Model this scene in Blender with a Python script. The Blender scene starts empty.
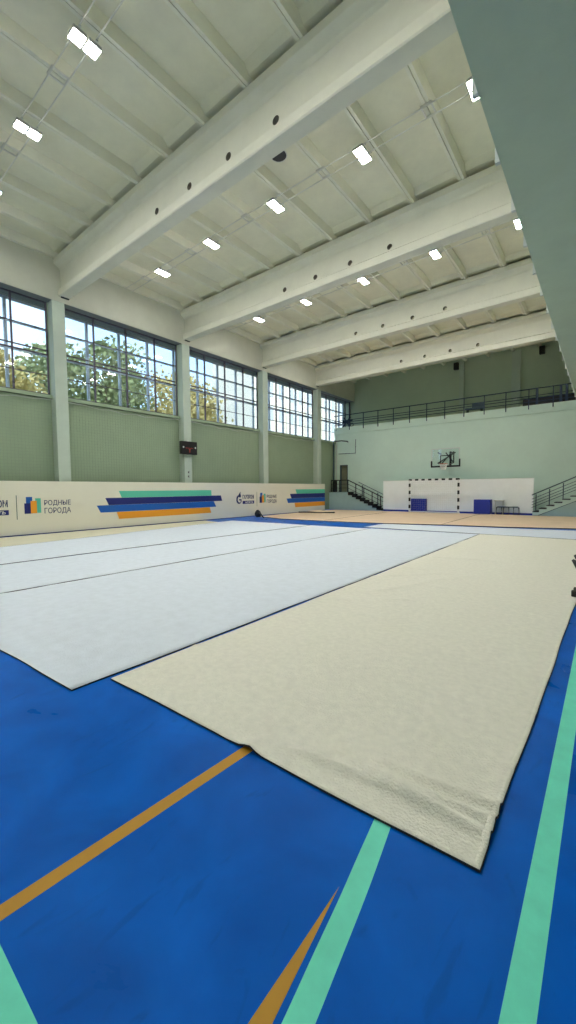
import bpy, bmesh, math, random
from mathutils import Vector, Matrix
random.seed(7)
S = bpy.context.scene
COL = S.collection
PI = math.pi
ORD = ['first', 'second', 'third', 'fourth', 'fifth', 'sixth', 'seventh', 'eighth']

# ------------------------------------------------------------------ helpers
def lin(c):
    return tuple(((v / 255) / 12.92 if v / 255 <= .04045 else ((v / 255 + .055) / 1.055) ** 2.4) for v in c)

def mat(name, rgb, rough=.6, metal=0., var=0., scale=3., bump=0., bscale=200., spec=.5, stretch=None, emit=None, estr=0.):
    m = bpy.data.materials.new(name); m.use_nodes = True
    n = m.node_tree.nodes; l = m.node_tree.links
    b = n['Principled BSDF']
    c = lin(rgb)
    b.inputs['Base Color'].default_value = (*c, 1)
    b.inputs['Roughness'].default_value = rough
    b.inputs['Metallic'].default_value = metal
    b.inputs['Specular IOR Level'].default_value = spec
    tc = n.new('ShaderNodeTexCoord')
    if var:
        mp = n.new('ShaderNodeMapping'); l.new(tc.outputs['Object'], mp.inputs['Vector'])
        if stretch: mp.inputs['Scale'].default_value = stretch
        t = n.new('ShaderNodeTexNoise'); t.inputs['Scale'].default_value = scale; t.inputs['Detail'].default_value = 6
        t.inputs['Roughness'].default_value = .65
        l.new(mp.outputs['Vector'], t.inputs['Vector'])
        r = n.new('ShaderNodeValToRGB')
        r.color_ramp.elements[0].position = .25; r.color_ramp.elements[1].position = .75
        r.color_ramp.elements[0].color = (*[max(0, v * (1 - var)) for v in c], 1)
        r.color_ramp.elements[1].color = (*[min(1, v * (1 + var)) for v in c], 1)
        l.new(t.outputs['Fac'], r.inputs['Fac']); l.new(r.outputs['Color'], b.inputs['Base Color'])
    if bump:
        t2 = n.new('ShaderNodeTexNoise'); t2.inputs['Scale'].default_value = bscale; t2.inputs['Detail'].default_value = 3
        l.new(tc.outputs['Object'], t2.inputs['Vector'])
        bp = n.new('ShaderNodeBump'); bp.inputs['Strength'].default_value = bump; bp.inputs['Distance'].default_value = .01
        l.new(t2.outputs['Fac'], bp.inputs['Height']); l.new(bp.outputs['Normal'], b.inputs['Normal'])
    if emit:
        b.inputs['Emission Color'].default_value = (*emit, 1); b.inputs['Emission Strength'].default_value = estr
    return m

def box(bm, x0, x1, y0, y1, z0, z1):
    v = [bm.verts.new(p) for p in ((x0,y0,z0),(x1,y0,z0),(x1,y1,z0),(x0,y1,z0),(x0,y0,z1),(x1,y0,z1),(x1,y1,z1),(x0,y1,z1))]
    for f in ((3,2,1,0),(4,5,6,7),(0,1,5,4),(1,2,6,5),(2,3,7,6),(3,0,4,7)):
        bm.faces.new([v[i] for i in f])

def prism(bm, poly, axis, a, b):
    """extrude a polygon: axis 'X' poly=(y,z), 'Y' poly=(x,z), 'Z' poly=(x,y)"""
    def P(u, w, t):
        return (t, u, w) if axis == 'X' else (u, t, w) if axis == 'Y' else (u, w, t)
    A = [bm.verts.new(P(u, w, a)) for u, w in poly]; B = [bm.verts.new(P(u, w, b)) for u, w in poly]
    n = len(poly)
    bm.faces.new(A); bm.faces.new(B[::-1])
    for i in range(n):
        bm.faces.new((A[i], B[i], B[(i+1) % n], A[(i+1) % n]))

def tube(bm, pts, r, seg=8, caps=True):
    pts = [Vector(p) for p in pts]; rings = []
    for i, p in enumerate(pts):
        d = (pts[min(i+1, len(pts)-1)] - pts[max(i-1, 0)]).normalized()
        u = d.cross(Vector((0, 0, 1)))
        if u.length < 1e-4: u = Vector((1, 0, 0))
        u.normalize(); w = d.cross(u)
        rr = r[i] if isinstance(r, (list, tuple)) else r
        rings.append([bm.verts.new(p + (u*math.cos(2*PI*k/seg) + w*math.sin(2*PI*k/seg))*rr) for k in range(seg)])
    for a, b in zip(rings, rings[1:]):
        for k in range(seg): bm.faces.new((a[k], a[(k+1) % seg], b[(k+1) % seg], b[k]))
    if caps: bm.faces.new(rings[0][::-1]); bm.faces.new(rings[-1])

def props(o, label=None, cat=None, group=None, kind=None):
    if label: o['label'] = label
    if cat: o['category'] = cat
    if group: o['group'] = group
    if kind: o['kind'] = kind
    return o

def obj(name, bm, m, parent=None, label=None, cat=None, group=None, kind=None, smooth=False, bevel=0.):
    bmesh.ops.recalc_face_normals(bm, faces=bm.faces)
    me = bpy.data.meshes.new(name); bm.to_mesh(me); bm.free()
    for mm in (m if isinstance(m, (list, tuple)) else [m]): me.materials.append(mm)
    if smooth:
        for p in me.polygons: p.use_smooth = True
    o = bpy.data.objects.new(name, me); COL.objects.link(o)
    if parent: o.parent = parent
    if bevel:
        md = o.modifiers.new('bevel', 'BEVEL'); md.width = bevel; md.segments = 2; md.limit_method = 'ANGLE'
    return props(o, label, cat, group, kind)

def boxes(name, lst, m, parent=None, **k):
    bm = bmesh.new()
    for b in lst: box(bm, *b)
    return obj(name, bm, m, parent, **k)

def tubes(name, lst, r, m, parent=None, seg=8, **k):
    bm = bmesh.new()
    for p in lst: tube(bm, p, r, seg)
    return obj(name, bm, m, parent, **k)

def empty(name, loc, label, cat, group=None, kind=None):
    o = bpy.data.objects.new(name, None); o.location = loc; o.empty_display_size = .1
    COL.objects.link(o)
    return props(o, label, cat, group, kind)

def copy_tree(o, loc, label=None, parent=None):
    c = o.copy(); COL.objects.link(c)
    if parent: c.parent = parent
    else: c.location = loc
    if label: c['label'] = label
    for ch in list(o.children): copy_tree(ch, None, None, c)
    return c

# ------------------------------------------------------------------ materials
M = {}
M['paint'] = mat('sage_wall_paint', (152, 170, 142), .75, var=.06, scale=1.2)
M['pillar'] = mat('pillar_paint', (186, 199, 184), .75, var=.05, scale=2)
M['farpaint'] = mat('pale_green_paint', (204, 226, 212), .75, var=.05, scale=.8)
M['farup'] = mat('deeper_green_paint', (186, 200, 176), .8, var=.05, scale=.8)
M['white'] = mat('whitewashed_concrete', (232, 231, 212), .85, var=.05, scale=2.5)
M['lintel'] = mat('whitewashed_lintel', (204, 205, 190), .85, var=.06, scale=1.5)
M['hole'] = mat('bare_dark_concrete', (128, 124, 112), .9)  # shade inside the beam holes, painted as a darker colour
M['beam'] = mat('whitewashed_beam', (224, 223, 207), .8, var=.05, scale=2.)
M['slab'] = mat('whitewashed_slab', (230, 228, 204), .9, var=.07, scale=1.6)
M['soffit'] = mat('gallery_soffit_paint', (182, 199, 178), .85, var=.06, scale=1.5, bump=.15, bscale=90)
M['steel'] = mat('blue_painted_steel', (30, 50, 78), .5)
M['steelg'] = mat('teal_grey_painted_steel', (62, 84, 92), .5)
M['dark'] = mat('dark_metal', (30, 31, 33), .45)
M['black'] = mat('black_plastic', (18, 18, 20), .5)
M['frame_in'] = mat('dark_window_frame', (84, 76, 90), .6)
M['frame_out'] = mat('blue_grey_window_frame', (186, 198, 218), .6)
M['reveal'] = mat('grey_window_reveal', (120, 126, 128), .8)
M['board'] = mat('banner_vinyl', (232, 228, 210), .5, var=.02, scale=2)
M['navy'] = mat('navy_print', (20, 32, 110), .5)
M['blue'] = mat('blue_print', (18, 92, 180), .5)
M['teal'] = mat('teal_print', (92, 196, 168), .5)
M['orange'] = mat('orange_print', (236, 158, 36), .5)
M['ink'] = mat('dark_blue_ink', (34, 46, 96), .5)
M['grey'] = mat('grey_green_print', (96, 118, 104), .5)
M['lettering'] = mat('white_print', (235, 235, 230), .5)
M['gal'] = mat('galvanised_steel', (214, 214, 204), .6, metal=.0)
M['lamp_body'] = mat('lamp_housing', (190, 190, 185), .5)
M['lamp'] = mat('lamp_diffuser', (255, 250, 240), .5, emit=(1., .98, .95), estr=198)
M['carpetw'] = mat('white_carpet', (224, 231, 240), .95, var=.06, scale=7, bump=.7, bscale=70, spec=.2)
M['carpetb'] = mat('oatmeal_carpet', (240, 236, 220), .95, var=.07, scale=18, bump=.9, bscale=75, spec=.15)
M['carpetc'] = mat('cream_carpet', (224, 220, 196), .95, var=.05, scale=2, bump=.3, bscale=160, spec=.15)
M['binding'] = mat('dark_binding_tape', (46, 44, 44), .9)
M['rug'] = mat('peach_carpet', (228, 202, 174), .95, var=.06, scale=1.2, bump=.3, bscale=120, spec=.15)
M['lineo'] = mat('orange_floor_paint', (194, 144, 46), .5, var=.08, scale=6, spec=.2)
M['linet'] = mat('teal_floor_paint', (116, 232, 202), .45, var=.09, scale=8, spec=.2)
M['mat_blue'] = mat('blue_vinyl', (22, 44, 150), .45, var=.05)
M['panel'] = mat('pale_panel', (246, 249, 247), .7, var=.03, scale=3)
M['stair'] = mat('stair_side_paint', (172, 196, 190), .75, var=.05)
M['stairb'] = mat('stair_black', (16, 20, 26), .6)
M['red'] = mat('dim_red_display', (150, 40, 36), .5, emit=(.7, .08, .06), estr=.25)
M['net'] = mat('net_cord', (140, 152, 134), .8)
M['cord'] = mat('pale_cord', (190, 196, 186), .8)
M['goalw'] = mat('goal_white', (236, 236, 232), .5)
M['goalnet'] = mat('goal_net_cord', (206, 200, 188), .8)
M['pink'] = mat('rim_orange', (214, 110, 80), .5)
M['doord'] = mat('dark_green_door', (118, 122, 98), .6, var=.1)
M['trunk'] = mat('bark', (84, 70, 56), .9, var=.2, scale=8)
M['leafy'] = mat('yellow_leaves', (200, 184, 122), .7, var=.35, scale=1.5)
M['leafg'] = mat('olive_green_leaves', (140, 152, 104), .7, var=.35, scale=1.5)
M['facade'] = mat('beige_facade', (240, 230, 214), .8, var=.06, scale=.5)
M['facade2'] = mat('blue_grey_facade', (204, 208, 208), .8)
M['pale'] = mat('pale_plastic', (205, 210, 205), .5)
M['asphalt'] = mat('yard_ground', (120, 122, 112), .9, var=.15)

# blue sports floor: vinyl with scuffs
def floor_mat():
    m = bpy.data.materials.new('blue_sports_vinyl'); m.use_nodes = True
    n = m.node_tree.nodes; l = m.node_tree.links; b = n['Principled BSDF']
    b.inputs['Specular IOR Level'].default_value = .05
    tc = n.new('ShaderNodeTexCoord')
    def noise(scale, st, det=5, dist=0.):
        mp = n.new('ShaderNodeMapping'); l.new(tc.outputs['Object'], mp.inputs['Vector']); mp.inputs['Scale'].default_value = st
        t = n.new('ShaderNodeTexNoise'); t.inputs['Scale'].default_value = scale; t.inputs['Detail'].default_value = det; t.inputs['Distortion'].default_value = dist
        l.new(mp.outputs['Vector'], t.inputs['Vector']); return t
    a = noise(2.2, (1, 1, 1), 6, .4)
    r = n.new('ShaderNodeValToRGB'); r.color_ramp.elements[0].position = .3; r.color_ramp.elements[1].position = .72
    r.color_ramp.elements[0].color = (*lin((0, 86, 180)), 1); r.color_ramp.elements[1].color = (*lin((0, 106, 210)), 1)
    l.new(a.outputs['Fac'], r.inputs['Fac'])
    s = noise(5, (1.2, .35, 1), 8, 2.2)
    sr = n.new('ShaderNodeValToRGB'); sr.color_ramp.elements[0].position = .62; sr.color_ramp.elements[1].position = .70
    sr.color_ramp.elements[0].color = (0, 0, 0, 1); sr.color_ramp.elements[1].color = (.3, .3, .3, 1)
    l.new(s.outputs['Fac'], sr.inputs['Fac'])
    mx = n.new('ShaderNodeMixRGB'); mx.inputs['Color2'].default_value = (*lin((0, 72, 146)), 1)
    l.new(sr.outputs['Color'], mx.inputs['Fac']); l.new(r.outputs['Color'], mx.inputs['Color1'])
    l.new(mx.outputs['Color'], b.inputs['Base Color'])
    rr = n.new('ShaderNodeMapRange'); rr.inputs['To Min'].default_value = .24; rr.inputs['To Max'].default_value = .34
    l.new(a.outputs['Fac'], rr.inputs['Value']); l.new(rr.outputs['Result'], b.inputs['Roughness'])
    f = noise(420, (1, 1, 1), 2)
    bp = n.new('ShaderNodeBump'); bp.inputs['Strength'].default_value = .12; bp.inputs['Distance'].default_value = .004
    l.new(f.outputs['Fac'], bp.inputs['Height']); l.new(bp.outputs['Normal'], b.inputs['Normal'])
    return m
M['floor'] = floor_mat()

def glass_mat():
    m = bpy.data.materials.new('window_glass'); m.use_nodes = True
    n = m.node_tree.nodes; l = m.node_tree.links
    n.remove(n['Principled BSDF'])
    t = n.new('ShaderNodeBsdfTransparent'); t.inputs['Color'].default_value = (.93, .96, .97, 1)
    g = n.new('ShaderNodeBsdfGlossy'); g.inputs['Roughness'].default_value = .03
    x = n.new('ShaderNodeMixShader'); x.inputs['Fac'].default_value = .06
    l.new(t.outputs[0], x.inputs[1]); l.new(g.outputs[0], x.inputs[2])
    l.new(x.outputs[0], n['Material Output'].inputs['Surface'])
    return m
M['glass'] = glass_mat()

# ------------------------------------------------------------------ dimensions
XL = -15.98          # inner face of left wall below the windows
XF = -15.60          # face of the upper wall and of the pillars
XR = 2.40
YB, YF, YU = -4.0, 25.70, 28.05
ZS, ZH = 4.98, 8.31  # window sill and head
ZT, ZC = 9.76, 10.02 # rib bottom / top of beams, slab underside
PIL = [0.90, 6.39, 11.96, 17.54, 23.13]
BEAMS = [-4.30, 1.14, 6.58, 12.00, 17.42, 22.84]

# ------------------------------------------------------------------ shell
boxes('floor', [(-16.65, 2.7, YB - .2, YU + .3, -.2, 0)], M['floor'], kind='structure', label='blue vinyl sports floor of the gym', cat='floor')
wl = [(-16.65, XL, YB, YU, 0, ZS), (XL - .02, XL + .12, YB, YF, ZS - .12, ZS)]
for c in PIL: wl.append((XL - .06, XL, c - .25, c + .25, ZS, ZH))
wl.append((-16.65, XL, YB, -3.6, ZS, ZH))
boxes('wall_left', wl, M['paint'], kind='structure', label='sage green window wall with deep lintel band', cat='wall')
_wl = bpy.data.objects['wall_left']; boxes('lintel', [(-16.65, XF, YB, YU, ZH, 10.15)], M['lintel'], _wl)
boxes('wall_back', [(-16.65, 2.7, YB - .3, YB, 0, 10.15)], M['paint'], kind='structure', label='plain wall behind the viewer', cat='wall')
boxes('wall_right', [(XR, XR + .3, YB - .3, YU + .3, 0, 10.15)], M['paint'], kind='structure', label='wall under the side gallery', cat='wall')
bm = bmesh.new()
for b in ((XL, -15.5, YF, YF + .3, 0, 5.8), (-14.85, XR, YF, YF + .3, 0, 5.8), (-15.5, -14.85, YF, YF + .3, 0, 1.2), (-15.5, -14.85, YF, YF + .3, 3.25, 5.8)): box(bm, *b)
wf = obj('wall_far', bm, M['farpaint'], kind='structure', label='pale green far wall below the balcony', cat='wall')
boxes('balcony_slab', [(XL, XR, YF - .05, YU, 5.53, 6.0)], M['farpaint'], kind='structure', label='concrete balcony floor edge across the far wall', cat='balcony')
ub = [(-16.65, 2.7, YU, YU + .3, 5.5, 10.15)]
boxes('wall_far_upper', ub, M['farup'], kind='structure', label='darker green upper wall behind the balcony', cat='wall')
for a, b, l in ((-7.72, -7.44, 'narrow pilaster on upper far wall, left of the pair'), (-4.68, -4.2, 'wider pilaster on upper far wall, right of the pair')):
    boxes('pilaster', [(a, b, YU - .2, YU, 6.0, ZT)], M['pillar'], kind='structure', label=l, cat='pilaster')
for i, c in enumerate(PIL):
    boxes('pillar', [(XL - .02, XF - .005, c - .215, c + .215, 0, ZH)], M['pillar'], kind='structure', bevel=.012,
          label='sage pillar between windows, ' + ['nearest, out of frame', 'leftmost in view, by the logo board', 'second, with the scoreboard on it', 'third, behind the second logo', 'last before the balcony'][i], cat='pillar')
# door in the far wall
dr = empty('door_1', (-15.18, YF + .12, 1.27), 'dark doorway at the top of the left stairs', 'door', kind='structure')
def at(o): o.matrix_parent_inverse = Matrix.Translation(-o.parent.location); return o
at(boxes('door_leaf', [(-15.46, -14.89, YF + .14, YF + .18, 1.28, 3.21)], M['doord'], dr))
at(boxes('door_frame', [(-15.5, -15.45, YF - .01, YF + .2, 1.27, 3.25), (-14.9, -14.85, YF - .01, YF + .2, 1.27, 3.25), (-15.45, -14.9, YF - .01, YF + .2, 3.2, 3.25)], M['steelg'], dr))
at(boxes('door_handle', [(-14.99, -14.97, YF + .1, YF + .14, 2.2, 2.32)], M['dark'], dr))
# base strips
boxes('baseboard_far', [(-11.0, XR, YF - .03, YF, 0, .12)], M['mat_blue'], kind='structure', label='blue base strip along the far wall', cat='baseboard')

# ------------------------------------------------------------------ ceiling: slab panels, ribs, end ribs
ceil = boxes('ceiling', [(-16.65, 2.7, YB, YU + .3, ZC, ZC + .15)], M['slab'], kind='structure', label='whitewashed ribbed concrete ceiling', cat='ceiling')
RX = [-4.64 - 1.373 * n for n in range(-5, 8)]
edges = [YB] + BEAMS + [YU]
proto = {}
for i in range(len(edges) - 1):
    y0 = edges[i] + (.02 if i else 0); y1 = edges[i + 1] - (.02 if i < len(edges) - 2 else 0)
    key = None
    first = None
    for x in RX:
        if first is None:
            bm = bmesh.new()
            for s in (-1, 1):
                prism(bm, [(s*.008, ZT), (s*.075, ZT), (s*.115, ZC), (s*.008, ZC)], 'Y', y0, y1)
            first = obj('rib', bm, M['white'], ceil); first.location = (x, 0, 0)
        else:
            c = first.copy(); c.location = (x, 0, 0); COL.objects.link(c)
    # end ribs of the slab panels, leaving the dark slot over the beams
    bm = bmesh.new()
    for yy, s in ((edges[i], 1), (edges[i + 1], -1)):
        prism(bm, [(yy + s*.16, ZT + .15), (yy + s*.34, ZT + .15), (yy + s*.50, ZC), (yy + s*.16, ZC)], 'X', XF + .02, XR)
    obj('end_rib', bm, M['slab'], ceil)
bm = bmesh.new()
prism(bm, [(XF, ZT), (XF + .13, ZT), (XF + .2, ZC), (XF, ZC)], 'Y', YB, YU)
obj('edge_rib', bm, M['white'], ceil)
# round vent in the slab
bm = bmesh.new()
bmesh.ops.create_cone(bm, cap_ends=True, segments=32, radius1=.2, radius2=.2, depth=.03, matrix=Matrix.Translation((0, 0, 0)))
v = obj('ceiling_vent', bm, M['dark'], label='black round vent in the ceiling just beyond the nearest beam', cat='vent'); v.location = (-6.76, 8.20, ZC - .02)
bm = bmesh.new()
for k in range(32):
    a0, a1 = 2*PI*k/32, 2*PI*(k+1)/32
    q = [bm.verts.new((math.cos(a)*r, math.sin(a)*r, z)) for a, r, z in ((a0, .2, -.02), (a1, .2, -.02), (a1, .225, -.012), (a0, .225, -.012))]
    bm.faces.new(q)
r_ = obj('collar', bm, M['gal'], v)

# ------------------------------------------------------------------ beams
ZB = 8.50
def make_beam(c, i):
    prof = [(-.30, ZT), (-.30, ZT - .17), (-.14, ZT - .27), (-.09, ZT - .34), (-.085, ZB + .31), (-.16, ZB + .25), (-.185, ZB + .03), (-.165, ZB), (.165, ZB), (.185, ZB + .03), (.16, ZB + .25), (.085, ZB + .31), (.09, ZT - .34), (.14, ZT - .27), (.30, ZT - .17), (.30, ZT)]
    bm = bmesh.new(); prism(bm, [(c + y, z) for y, z in prof], 'X', XF, XR)
    o = obj('beam', bm, M['beam'], kind='structure', cat='beam',
            label=['out of frame roof beam behind the viewer', 'roof beam just above the viewer', 'nearest big roof beam crossing the top of the picture', 'second roof beam, ending at the scoreboard pillar',
                   'third roof beam from the front', 'last roof beam in front of the balcony'][i])
    bm = bmesh.new()
    for k in range(4):
        bmesh.ops.create_cone(bm, cap_ends=True, segments=20, radius1=.085, radius2=.085, depth=.8,
                              matrix=Matrix.Translation((-5.42 - 1.387*k, c, ZB + .43)) @ Matrix.Rotation(PI/2, 4, 'X'))
    cut = obj('cutter', bm, M['hole'])
    md = o.modifiers.new('holes', 'BOOLEAN'); md.object = cut; md.operation = 'DIFFERENCE'; md.solver = 'EXACT'; md.material_mode = 'TRANSFER'
    bpy.context.view_layer.update()
    dg = bpy.context.evaluated_depsgraph_get()
    me = bpy.data.meshes.new_from_object(o.evaluated_get(dg))
    o.modifiers.clear(); o.data = me; me.name = 'beam'
    bpy.data.objects.remove(cut)
    # bearing pad at the pillar
    boxes('bearing_pad', [(XF - .01, XF + .07, c - .1, c + .17, ZB - .03, ZB)], M['dark'], o)
for i, c in enumerate(BEAMS): make_beam(c, i)

# ------------------------------------------------------------------ side gallery
gz, gx = 5.53, -1.140
boxes('gallery_slab', [(gx, XR, YB, YF - .05, gz, 6.0)], M['soffit'], kind='structure', label='grey green underside of the side gallery overhead', cat='gallery')
gr = empty('gallery_railing', (gx - .04, 10, 6.0), 'railing along the edge of the side gallery overhead', 'railing')
for k in range(-7, 18):
    y = 5.74 + 1.1 * k
    p = at(boxes('post', [(gx - .055, gx - .025, y - .02, y + .02, gz + .25, 6.86)], M['steel'], gr))
    b_ = boxes('bracket', [(gx - .062, gx - .002, y - .03, y + .03, gz + .015, gz + .25)], M['pale'], p)  # pale colour stands in for lamp light on the brackets
for z in (6.86, 6.49, 6.35, 6.16):
    at(tubes('rail', [[(gx - .04, YB + .2, z), (gx - .04, YF - .15, z)]], .022, M['steel'], gr))

# ------------------------------------------------------------------ windows
wins = []
for i in range(5):
    a = (PIL[i - 1] if i else PIL[0]) + .25
for i in range(5):
    y0 = PIL[i] + .25
    y1 = PIL[i + 1] - .25 if i < 4 else YU
    w = empty('window_%d' % (i + 1), (XL, (y0 + y1) / 2, ZS), ['nearest window, cut by the left edge, with yellow trees outside', 'second window with trees outside', 'third window, bright and white, past the scoreboard',
              'fourth window with a beige building outside', 'last window, running behind the balcony rail'][i], 'window', kind='structure')
    wd = PIL[i] + .25 + (5.32 - .5) if i == 4 else y1
    mid = (y0 + y1) / 2 if i < 4 else y0 + 2.55
    mull = [mid - 1.36, mid, mid + 1.36] + ([mid + 2.0] if i == 4 else [])
    xi, xo = XL - .0, -16.55
    L = [(xi - .06, xi, y0, y0 + .05, ZS, ZH), (xi - .06, xi, y1 - .05, y1, ZS, ZH), (xi - .06, xi, y0, y1, ZS, ZS + .05), (xi - .06, xi, y0, y1, ZH - .05, ZH)]
    for y in mull: L.append((xi - .06, xi + .02, y - .023, y + .023, ZS, ZH))
    for z, h in ((6.58, .02), (6.43, .02), (7.33, .01), (5.70, .01)): L.append((xi - .05, xi, y0, y1, z - h, z + h))
    at(boxes('inner_frame', L, M['frame_in'], w))
    y0 -= .25; y1 += .25 if i < 4 else 0
    L = [(xo - .08, xo, y0, y0 + .05, ZS, ZH), (xo - .08, xo, y1 - .05, y1, ZS, ZH), (xo - .08, xo, y0, y1, ZS, ZS + .08), (xo - .08, xo, y0, y1, ZH - .08, ZH)]
    for y in mull: L.append((xo - .08, xo + .02, y - .045, y + .045, ZS, ZH))
    for z in (6.55, 7.5): L.append((xo - .06, xo, y0, y1, z - .03, z + .03))
    at(boxes('outer_frame', L, M['frame_out'], w))
    at(boxes('pane', [(xi - .034, xi - .028, y0 + .05, y1 - .05, ZS + .05, ZH - .05)], M['glass'], w))
    at(boxes('pane', [(xo - .044, xo - .038, y0 + .05, y1 - .05, ZS + .08, ZH - .08)], M['glass'], w))
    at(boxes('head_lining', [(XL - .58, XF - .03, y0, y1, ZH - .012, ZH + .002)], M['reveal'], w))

# ------------------------------------------------------------------ protective nets below the windows
for i in range(4):
    y0, y1 = PIL[i] + .24, PIL[i + 1] - .24
    x = -15.80
    n = empty('protective_net', (x, (y0 + y1) / 2, 4.8), 'fine green protective net below the ' + ['nearest window, at the left edge', 'second window, left of the scoreboard', 'third window, right of the scoreboard', 'fourth window, behind the second logo'][i], 'net', 'protective nets on the window wall')
    bm = bmesh.new()
    k = y0
    while k < y1:
        box(bm, x - .002, x + .002, k - .0022, k + .0022, .3, 4.78); k += .11
    z = .35
    while z < 4.78:
        box(bm, x - .002, x + .002, y0, y1, z - .0022, z + .0022); z += .11
    at(obj('mesh', bm, M['net'], n))
    pts = [(x + .02, y0 + (y1 - y0) * t / 16, 4.80 - .10 * math.sin(PI * t / 16) * (1 + .4*math.sin(t*1.9 + i))) for t in range(17)]
    at(tubes('rope', [pts], .012, M['cord'], n, seg=6))
    at(tubes('cable', [[(XL + .13, y0, 4.83), (XL + .13, y1, 4.83)]], .008, M['dark'], n, seg=6))

# ------------------------------------------------------------------ advertising board with stripes and logos
XB = -15.35
bd = empty('advertising_board', (XB, 11, 0), 'long white board with coloured stripes and Cyrillic logos along the left wall', 'board')
at(boxes('panel', [(XB - .10, XB, -2.5, 23.4, 0.03, 1.84)], M['board'], bd))
at(boxes('base_trim', [(XB - .1, XB + .012, -2.5, 23.4, 0, .03)], M['ink'], bd))
for y in (3.0, 9.8, 16.6): pass
def strip(name, pts, m, parent=bd, t=.004, z=0):
    bm = bmesh.new(); prism(bm, pts, 'X', XB + z, XB + z + t)
    return at(obj(name, bm, m, parent))
_cu = bpy.data.curves.new('cap', 'FONT'); _cu.body = 'Н'; _cu.size = 1
_o = bpy.data.objects.new('cap', _cu); COL.objects.link(_o); bpy.context.view_layer.update()
_m = bpy.data.meshes.new_from_object(_o.evaluated_get(bpy.context.evaluated_depsgraph_get())); CAP = max(v.co.y for v in _m.vertices)
bpy.data.objects.remove(_o); bpy.data.meshes.remove(_m)
def text(name, s, y0, y1, z0, z1, m, parent, x=XB + .004, italic=False, bold=0.):
    cu = bpy.data.curves.new(name, 'FONT'); cu.body = s; cu.size = 1; cu.extrude = .02; cu.offset = bold
    if italic: cu.shear = .25
    o = bpy.data.objects.new('tmp', cu); COL.objects.link(o)
    bpy.context.view_layer.update()
    me = bpy.data.meshes.new_from_object(o.evaluated_get(bpy.context.evaluated_depsgraph_get()))
    bpy.data.objects.remove(o)
    xs = [v.co.x for v in me.vertices]; ys = [v.co.y for v in me.vertices]
    ax, bx, ay, by = min(xs), max(xs), 0.0, CAP
    for v in me.vertices:
        u = (v.co.x - ax) / (bx - ax); w = (v.co.y - ay) / (by - ay); d = (v.co.z + .02) / .04
        v.co = (x - .002 + .004*d, y0 + u*(y1 - y0), z0 + w*(z1 - z0))
    me.materials.clear(); me.materials.append(m)
    o = bpy.data.objects.new(name, me); COL.objects.link(o); o.parent = parent
    return at(o)
for d in (0, 11.72):
    e = 23.395
    cl = lambda y: min(y + d, e)
    def para(a, b, c2, c3, zt, zb, m, n):
        strip('stripe', [(cl(a), zt), (cl(c2), zt), (cl(c3), zb), (cl(b), zb)], m)
    para(8.305, 8.424, 13.13, 13.14, 1.480, 1.210, M['teal'], 't')
    para(7.74, 7.873, 13.747, 13.843, 1.205, .925, M['navy'], 'n')
    para(7.395, 7.542, 13.276, 13.434, .920, .640, M['blue'], 'b')
    para(8.191, 8.288, 13.01, 13.10, .632, .350, M['orange'], 'o')
for d in (0, 11.72):
    # company logo: flame mark, name, second line on a dark block
    def Y(v): return v - 11.72 + d
    fl = []
    cy_, cz_ = Y(15.04), .96
    ring = bmesh.new(); N = 28
    pr = None
    for k in range(N + 1):
        a = math.radians(35 + 300 * k / N)
        ro, ri = .235, .235 - .11 * math.sin(PI * k / N) - .015
        p = [ring.verts.new((XB + t, cy_ + math.cos(a)*r*.86, cz_ + math.sin(a)*r)) for r in (ri, ro) for t in (.0, .004)]
        if pr:
            for q in ((0, 1, 3, 2),): pass
            ring.faces.new((pr[1], p[1], p[3], pr[3])); ring.faces.new((pr[2], p[2], p[0], pr[0]))
            ring.faces.new((pr[3], p[3], p[2], pr[2])); ring.faces.new((pr[0], p[0], p[1], pr[1]))
        pr = p
    lg = at(obj('flame_logo', ring, M['ink'], bd))
    strip('logo_bar', [(cy_, cz_ + .02), (cy_ + .19, cz_ + .02), (cy_ + .19, cz_ - .12), (cy_ + .12, cz_ - .16), (cy_ + .12, cz_ - .05), (cy_, cz_ - .05)], M['ink'])
    strip('logo_flame', [(cy_ - .02, cz_ + .14), (cy_ + .10, cz_ + .10), (cy_ + .15, cz_ + .2), (cy_ + .11, cz_ + .30), (cy_ + .12, cz_ + .42), (cy_ + .04, cz_ + .34), (cy_ - .03, cz_ + .26)], M['ink'])
    text('lettering', 'ГАЗПРОМ', Y(15.31), Y(16.19), .985, 1.20, M['ink'], bd, bold=.03)
    strip('logo_block', [(Y(15.31), .715), (Y(16.21), .715), (Y(16.21), .88), (Y(15.31), .88)], M['navy'])
    text('lettering', 'НЕФТЬ', Y(15.5), Y(16.12), .745, .85, M['lettering'], bd, x=XB + .006, italic=True, bold=.01)
    strip('divider', [(Y(16.43), .55), (Y(16.452), .55), (Y(16.452), 1.36), (Y(16.43), 1.36)], M['grey'])
    dd = d
    strip('city_logo', [(5.00 + dd, .73), (5.19 + dd, .73), (5.19 + dd, 1.30), (5.00 + dd, 1.30)], M['blue'])
    strip('city_logo', [(4.945 + dd, .73), (5.135 + dd, .73), (5.135 + dd, 1.085), (4.945 + dd, 1.085)], M['navy'], z=.003)
    strip('city_logo', [(5.28 + dd, .745), (5.455 + dd, .745), (5.455 + dd, 1.25), (5.28 + dd, 1.25)], M['teal'])
    strip('city_logo', [(5.135 + dd, .735), (5.325 + dd, .735), (5.325 + dd, 1.165), (5.135 + dd, 1.165)], M['orange'], z=.003)
    text('lettering', 'РОДНЫЕ', 5.56 + dd, 6.44 + dd, 1.0, 1.175, M['ink'], bd, bold=.005)
    text('lettering', 'ГОРОДА', 5.56 + dd, 6.44 + dd, .715, .905, M['ink'], bd, bold=.005)

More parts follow.
